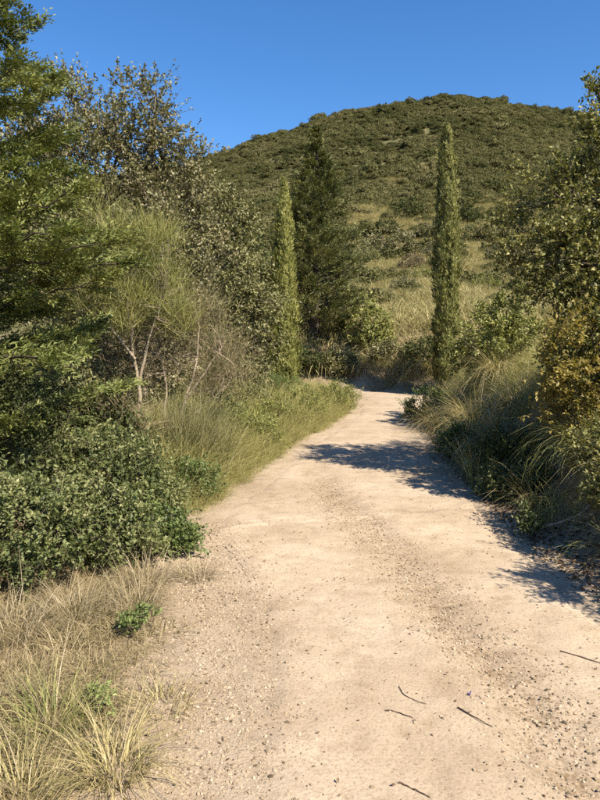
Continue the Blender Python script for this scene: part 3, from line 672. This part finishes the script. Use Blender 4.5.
# bank beyond the bend
leafy('yellow_shrub', 'yellow-green shrub on the far bank right of the broad conifer', 'shrub', at(2.55, 25.3), [(0, 0, 1.0, .95, .8, .9), (.3, 0, .5, .9, .7, .5)], 90, .35, 9, 8, .10, .05, M['verge'], M['bark'], 160, crown='foliage', wood='stem')
fb = [(1.6, 23.9, .8, 'M', 'olive bush at the foot of the broad conifer', 'holm_b', 161), (3.3, 23.8, .8, 'M', 'drab bush overhanging the road at the outside of the bend', 'grey_broom', 162),
      (4.4, 22.6, .8, 'M', 'dark bush in the corner below the tall right cypress', 'laurel', 163), (.4, 24.2, .9, 'M', 'shady bush on the far bank seen past the verge', 'laurel', 164)]
for x, y, h, _, lab, mt, sd_ in fb:
    leafy('bank_shrub', lab, 'shrub', at(x, y), [(0, 0, h * .5, h * .9, h * .7, h * .55)], 70, .3, 9, 7, .09, .042, M[mt], M['bark'], sd_, crown='foliage', wood='stem')
fg = [(2.5, 23.3, 'leftmost of the pale tussocks overhanging the far bank', 165), (3.1, 23.0, 'middle tussock overhanging the far bank at the bend', 166), (3.75, 22.5, 'tussock on the far bank under the tall right cypress', 167), (4.4, 21.6, 'rightmost far-bank tussock beside the tall right cypress', 168)]
for x, y, lab, sd_ in fg:
    tuft('grass_tussock', lab, 'grass tussock', at(x, y + .5, .02), sd_, [('blades', M['tussock'], 420, 1.0, .012, .3, .55, 1.2)], group='tussocks on the far bank')

# countable bushes on the dry lower slope of the hill
def polar(azd, r): return r * math.sin(R(azd)), r * math.cos(R(azd))
hb_ = [(7.6, 72, 3.6, 'large round grey-green bush on the dry slope right of the broad conifer', 'holm'), (5.2, 66, 2.6, 'olive bush touching the broad conifer crown on the slope', 'holm_b'),
       (10.6, 52, 1.2, 'small yellow-green bush on the dry grass left of the tall cypress', 'verge'), (8.9, 44, 1.3, 'brownish low bush on the dry grass above the far bank', 'holm'),
       (7.4, 90, 2.4, 'dark bush at the head of the dry slope', 'laurel'), (11.5, 86, 2.6, 'bush at the upper edge of the dry grass beside the tall cypress', 'holm'),
       (15.0, 80, 2.8, 'olive bush on the slope just right of the tall cypress', 'holm_b'), (17.2, 62, 2.0, 'drab bush on the slope between the tall cypress and the oak', 'holm'),
       (15.8, 46, 1.3, 'low bush on dry grass right of the tall cypress', 'verge'), (4.6, 50, 1.8, 'bush on the slope half hidden behind the broad conifer', 'holm_b'),
       (9.6, 60, 1.6, 'brown scrubby bush midway up the dry slope', 'dry_twig'), (11.4, 66, 1.7, 'grey bush above the small yellow-green one on the dry slope', 'holm'),
       (6.4, 80, 2.2, 'pinkish dry bush above the large round grey-green one', 'dry_twig'), (9.2, 100, 3.0, 'dark green bush high at the edge of the dry slope', 'laurel'),
       (7.2, 37, 1.0, 'lowest olive bush on the dry slope above the far bank', 'holm_b'), (13.6, 98, 3.2, 'large dark green bush behind the upper part of the tall cypress', 'laurel')]
for k, (a, r, h, lab, mt) in enumerate(hb_):
    x, y = polar(a, r)
    leafy('hill_bush', lab, 'bush', at(x, y), [(0, 0, h * .45, h * .75, h * .7, h * .5), (h * .3, 0, h * .35, h * .5, h * .5, h * .35)], 80, h * .17, 9, 7, h * .06, h * .034, M[mt], M['bark'], 180 + k, crown='foliage', wood='stem', group='bushes on the dry slope')

# ------------------------------------------------------------------ hillside stuff
def bush_src(seed, n=950):
    rng = np.random.default_rng(seed); d = rsph(rng, n); d[:, 2] = np.abs(d[:, 2]) * 1.0 - .12
    lump = .5 + .95 * vnoise(d[:, 0] * 2.2 + 5 + d[:, 1] * 1.1, d[:, 2] * 2.4 + 3 + d[:, 1] * 1.6, seed)
    P = d * np.array([1, 1, .85]) * (lump * (.65 + .35 * rng.random(n) ** .5))[:, None]
    V, Q = leaf_quads(P, d * .4 + rsph(rng, n) * .8 + np.array([0, 0, .4]), norm(d + rsph(rng, n) * .6), .15 + .12 * rng.random(n), .08 + .06 * rng.random(n))
    return mesh_np('scrub_bush', V, Q, attrs={'v': np.repeat(rng.random(n), 4)}, mat=M['hill_scrub'])
rng = np.random.default_rng(7)
n = 62000; a = R(-42) + R(84) * rng.random(n); r = np.sqrt(34 ** 2 + (300 ** 2 - 34 ** 2) * rng.random(n))
x, y = r * np.sin(a), r * np.cos(a); ad = np.degrees(a)
dry = ss(2.5, 5, ad) * (1 - ss(21, 26, ad)) * (1 - ss(95, 150, r + 40 * fbm(x / 16, y / 16, 71)))
den = (.42 + .6 * ss(-.14, .1, fbm(x / 13, y / 13, 72))) * (1 - .86 * dry)
k = rng.random(n) < den; x, y, r = x[k], y[k], r[k]; z = terrain(x, y)
s = (.5 + 1.15 * rng.random(len(x)) ** 2.2 + .9 * (rng.random(len(x)) < .04)); s *= .75 + .6 * (fbm(x / 30, y / 30, 78) + .5) * (1 + .2 * ss(150, 260, r)); s = np.where(r < 60, s * .8, s)
scatter('hillside_scrub', np.stack([x, y, z + .1 * s], 1), np.stack([s * (.7 + .6 * rng.random(len(x))), s * (.7 + .6 * rng.random(len(x))), s * (.55 + .6 * rng.random(len(x)))], 1), yaw(rng, len(x), .25), [bush_src(70 + q) for q in range(7)], 8,
        'dense olive scrub covering the hill up to the skyline', 'scrub')

def tuft_src(name, seed, mat, n, L, W, br, ti, dp, seg=3):
    rng = np.random.default_rng(seed); V, Q, v = blades(rng, n, L, W, br, ti, dp, seg); return mesh_np(name, V, Q, attrs={'v': v}, mat=mat)
n = 60000; a = R(-6) + R(40) * rng.random(n); r = np.sqrt(24 ** 2 + (150 ** 2 - 24 ** 2) * rng.random(n))
x, y = r * np.sin(a), r * np.cos(a)
z, dl_, dr_, in_, rg_, _ = terrain(x, y, True)
k = (~in_) & (dr_ > .5) & rg_; x, y, z, r = x[k], y[k], z[k], r[k]
s = (.5 + .7 * rng.random(len(x)))
scatter('hillside_grass', np.stack([x, y, z], 1), np.stack([s, s, s], 1), yaw(rng, len(x)), [tuft_src('hill_grass_tuft', 80 + q, M['hill_grass'], 46, .85, .028, .4, .5, .9) for q in range(5)], 9,
        'dry straw grass on the lower slope of the hill', 'grass')

# ------------------------------------------------------------------ near grass, verge grass, gravel, litter
n = 11000; x = -3.6 + 3.6 * rng.random(n); y = 1.3 + 3.9 * rng.random(n)
z, dl_, dr_, in_, rg_, _ = terrain(x, y, True)
den = ss(.28, .95, dl_ + .55 * fbm(x * 1.8, y * 1.8, 73)) * (1 - ss(4.1, 5.0, y + .25 * x + .2))
k = (~in_) & (rng.random(n) < den * (.35 + 1.1 * ss(-.15, .12, fbm(x * 2.6, y * 2.6, 74)))); x, y, z = x[k], y[k], z[k]
s = .55 + .8 * rng.random(len(x))
scatter('dry_grass', np.stack([x, y, z], 1), np.stack([s, s, s], 1), yaw(rng, len(x), .2), [tuft_src('dry_grass_tuft', 90 + q, M['straw_i'], 26, .15, .0032, .05, .5, .9) for q in range(6)], 10,
        'short dry straw grass in the left foreground', 'grass')

n = 17000; x = -4 + 6.2 * rng.random(n); y = 6 + 14.5 * rng.random(n)
z, dl_, dr_, in_, rg_, _ = terrain(x, y, True)
k = (~in_) & (~rg_) & (dl_ < 2.6) & (rng.random(n) < ss(.0, .25, dl_ + .2 * fbm(x * 2, y * 2, 75))); x, y, z, dd = x[k], y[k], z[k], dl_[k]
s = (.5 + .6 * rng.random(len(x))) * (.5 + .5 * ss(0, .8, dd))
scatter('verge_grass', np.stack([x, y, z], 1), np.stack([s, s, s], 1), yaw(rng, len(x), .15), [tuft_src('verge_grass_tuft', 100 + q, M['verge_grass'], 40, .72, .006, .16, .38, .6) for q in range(5)], 11,
        'mixed green and straw grass along the left verge', 'grass')

n = 10000; x = 1.6 + 4.5 * rng.random(n); y = 2.0 + 21 * rng.random(n)
z, dl_, dr_, in_, rg_, _ = terrain(x, y, True)
k = (~in_) & rg_ & (dr_ > .22) & (rng.random(n) < .4 + .5 * ss(.6, 1.2, dr_)); x, y, z = x[k], y[k], z[k]
s = .45 + .6 * rng.random(len(x))
scatter('bank_grass', np.stack([x, y, z], 1), np.stack([s, s, s], 1), yaw(rng, len(x), .2), [tuft_src('bank_grass_tuft', 110 + q, M['verge_grass'], 30, .5, .006, .12, .55, 1.0) for q in range(4)], 12,
        'tangled grass covering the right roadside bank', 'grass')

def pebble(seed):
    import bmesh
    rng = np.random.default_rng(seed); bm = bmesh.new(); bmesh.ops.create_icosphere(bm, subdivisions=1, radius=1)
    for v in bm.verts: v.co *= .75 + .45 * rng.random(); v.co.z *= .6
    me = bpy.data.meshes.new('pebble'); bm.to_mesh(me); bm.free(); me.materials.append(M['stone']); return me
def road_z(x, y):
    # nearest road vertex height, on a coarse lookup
    from mathutils.kdtree import KDTree
    kd = KDTree(len(fx))
    for i in range(len(fx)): kd.insert((fx[i], fy[i], 0), i)
    kd.balance(); return np.array([rz_[kd.find((a_, b_, 0))[1]] for a_, b_ in zip(x, y)])
px_, py_ = [], []
m_ = 11000; yy = 1.5 + 6.0 * rng.random(m_) ** 1.3; px_.append(np.interp(yy, [0, 2.2, 2.65, 4.6, 6.5, 9], [1.15, 1.08, 1.06, .74, .34, .2]) + rng.normal(size=m_) * .16); py_.append(yy)
m_ = 16000; yy = 1.5 + 4.3 * rng.random(m_); px_.append(np.interp(yy, [1.5, 2.2, 4, 4.8, 5.4, 6], [-.25, -.25, -.38, -.55, -.8, -.8]) + rng.normal(size=m_) * .2 - .12); py_.append(yy)
m_ = 3500; yy = 1.5 + 9 * rng.random(m_) ** 1.5; px_.append(-.8 + 2.8 * rng.random(m_)); py_.append(yy)
m_ = 1300; yy = 2 + 9 * rng.random(m_); px_.append(1.78 + rng.normal(size=m_) * .12); py_.append(yy)
m_ = 3500; yy = 1.4 + 3.2 * rng.random(m_); px_.append(-.6 - 1.2 * rng.random(m_)); py_.append(yy)
x = np.concatenate(px_); y = np.concatenate(py_); z = np.maximum(terrain(x, y), np.where(in_road(x, y), road_z(x, y), -1))
s = np.where(np.arange(len(x)) < 11000, 1.05, 1.0) * (.0018 + .0075 * rng.random(len(x)) ** 3.2) + (rng.random(len(x)) < .02) * .006 * rng.random(len(x))
scatter('gravel', np.stack([x, y, z + s * .1], 1), np.stack([s, s, s], 1) * (.8 + .4 * rng.random((len(x), 3))), yaw(rng, len(x), .4), [pebble(120 + q) for q in range(6)], 13,
        'loose pale gravel on the road and its left shoulder', 'gravel')

def litter_src(seed):
    rng = np.random.default_rng(seed); V, Q = leaf_quads(np.zeros((1, 3)), np.array([[1., 0, .1]]), np.array([[0, 0, 1.]]), [.045], [.022], .35); V[:, 2] += .004
    return mesh_np('fallen_leaf', V, Q, attrs={'v': np.full(4, rng.random())}, mat=M['litter'])
m_ = 5200; y = 1.8 + 11 * rng.random(m_); x = np.interp(y, RE[:70, 1], RE[:70, 0]) - .02 + np.abs(rng.normal(size=m_)) * .38 - .12 * rng.random(m_)
m2 = 260; x = np.concatenate([x, -.3 + 2.1 * rng.random(m2), -.4 - 1.4 * rng.random(160)]); y = np.concatenate([y, 1.8 + 5 * rng.random(m2), 1.6 + 3 * rng.random(160)])
z = np.maximum(terrain(x, y), np.where(in_road(x, y), road_z(x, y), -1)); s = .5 + .7 * rng.random(len(x)); s[m_:] *= .45
scatter('leaf_litter', np.stack([x, y, z + .004], 1), np.stack([s, s, s], 1), yaw(rng, len(x), .35), [litter_src(130 + q) for q in range(5)], 14,
        'brown fallen leaves under the right bank and strewn on the road', 'leaf litter')

# ------------------------------------------------------------------ foreground tufts and small plants
fgt = [(-.98, 3.75, .36, 240, 'straw', 'pale straw tuft just behind the small dark green plant', 200), (-1.28, 3.55, .34, 220, 'straw', 'pale straw tuft left of the small dark green plant', 201),
       (-1.5, 3.3, .34, 220, 'straw', 'bleached tuft at the left edge below the lentisk', 202), (-1.02, 2.55, .36, 200, 'green_blade', 'greener grass tuft left of the pale-leaved seedling', 203),
       (-.70, 2.3, .34, 300, 'tussock', 'large olive-straw tuft at the bottom edge nearest the gravel', 204), (-.98, 2.12, .32, 240, 'tussock', 'olive-straw tuft in the bottom left corner', 205),
       (-.62, 2.75, .2, 120, 'tussock', 'short drab tuft on the gravel margin above the large olive tuft', 206), (-.72, 4.35, .26, 150, 'straw', 'thin straw tuft beside the road end of the thicket', 207),
       (-1.02, 4.2, .34, 200, 'straw', 'tall straw tuft leaning on the rounded lentisk', 208)]
for x, y, L, n, mt, lab, sd_ in fgt:
    tuft('grass_tuft', lab, 'grass tuft', at(x, y), sd_, [('blades', M[mt], int(n * 1.25), L * .85, .0034, .13, .33, .7), ('seed_stalks', M['straw'], 14, L * 1.25, .0028, .08, .22, .4)], group='grass tufts in the left foreground')
sp = [(-.90, 3.45, .12, 'bramble', 'small dark green plant on the dry grass beside the gravel', 210), (-.86, 2.66, .10, 'pale_green', 'pale-leaved green seedling between the foreground tufts', 211), (-.85, 4.95, .1, 'bramble', 'tiny green plant at the gravel edge before the thicket', 212)]
for x, y, r, mt, lab, sd_ in sp:
    leafy('leafy_plant', lab, 'plant', at(x, y), [(0, 0, r * .55, r * .9, r, r * .6), (r * .5, r * .2, r * .4, r * .6, r * .5, r * .4)], 17, .055, 7, 7, .024, .012, M[mt], M['bark'], sd_, crown='foliage', wood='stem', lr=.006, shell=.2)
leafy('leafy_plant', 'upright grey-green plant on the shaded right roadside', 'plant', at(1.9, 5.3), [(0, 0, .16, .07, .07, .16), (.03, 0, .08, .1, .1, .08)], 22, .06, 6, 6, .036, .012, M['lentisk'], M['bark'], 213, crown='foliage', wood='stem', lr=.006, shell=.2)

def stick(name, label, cat, pts, r, mat, sides=6, extra=()):
    pts = [np.array((p[0], p[1], p[2]), float) for p in pts]; o = pts[0].copy(); rng = np.random.default_rng(int(abs(pts[0][0] * 1e4)))
    lines = [(wob(rng, crom([p - o for p in pts], 4), r * .4), None, sides)]
    P = lines[0][0]; lines = [(P, r * np.linspace(1, .45, len(P)), sides)]
    for e in extra: E = crom([np.array(p, float) - o for p in e], 3); lines.append((E, r * np.linspace(.6, .3, len(E)), sides))
    V, Q = tubes(lines); return tag(link(name, mesh_np(name, V, Q, mat=mat, smooth=True), loc=o), label, cat)
def rz1(x, y): return float(road_z([x], [y])[0]) + .004
def twig(label, pts, r): stick('twig', label, 'twig', [(x, y, rz1(x, y)) for x, y in pts], r * .75, M['twig_wood'])
twig('longest dark twig on the road, lying diagonally', [(.69, 2.72), (.74, 2.65), (.80, 2.58)], .0045)
twig('short dark twig left of the longest one', [(.37, 2.70), (.42, 2.69), (.485, 2.64)], .004)
twig('thin bent twig above the short dark one', [(.46, 2.90), (.475, 2.83), (.54, 2.76), (.56, 2.75)], .0028)
twig('dark twig at the bottom edge of the road', [(.36, 2.245), (.40, 2.22), (.46, 2.17)], .0045)
twig('pale thin twig lying crosswise on the right of the road', [(1.35, 3.25), (1.5, 3.12), (1.6, 3.0)], .004)
stick('dead_branch', 'bare dead branch lying on the shaded right bank', 'branch', [at(2.02, 5.35, .06), at(2.2, 5.3, .08), (2.42, 5.28, gz(2.42, 5.28) + .1), (2.62, 5.3, gz(2.62, 5.3) + .16)], .012, M['pale_bark'])
# small violet flower head dropped on the road
rng = np.random.default_rng(300); V, Q = leaf_quads(np.zeros((9, 3)), rsph(rng, 9) * np.array([1, 1, .6]) + np.array([0, 0, .5]), rsph(rng, 9), np.full(9, .016), np.full(9, .010))
M['violet'] = leaf_mat('violet_petal', [(.08, .06, .18), (.20, .17, .38)], .2)
tag(link('fallen_flower', mesh_np('fallen_flower', V, Q, attrs={'v': np.repeat(rng.random(9), 4)}, mat=M['violet']), loc=(.77, 2.83, rz1(.77, 2.83))), 'tiny violet flower head lying on the road near the gravel rut', 'flower')
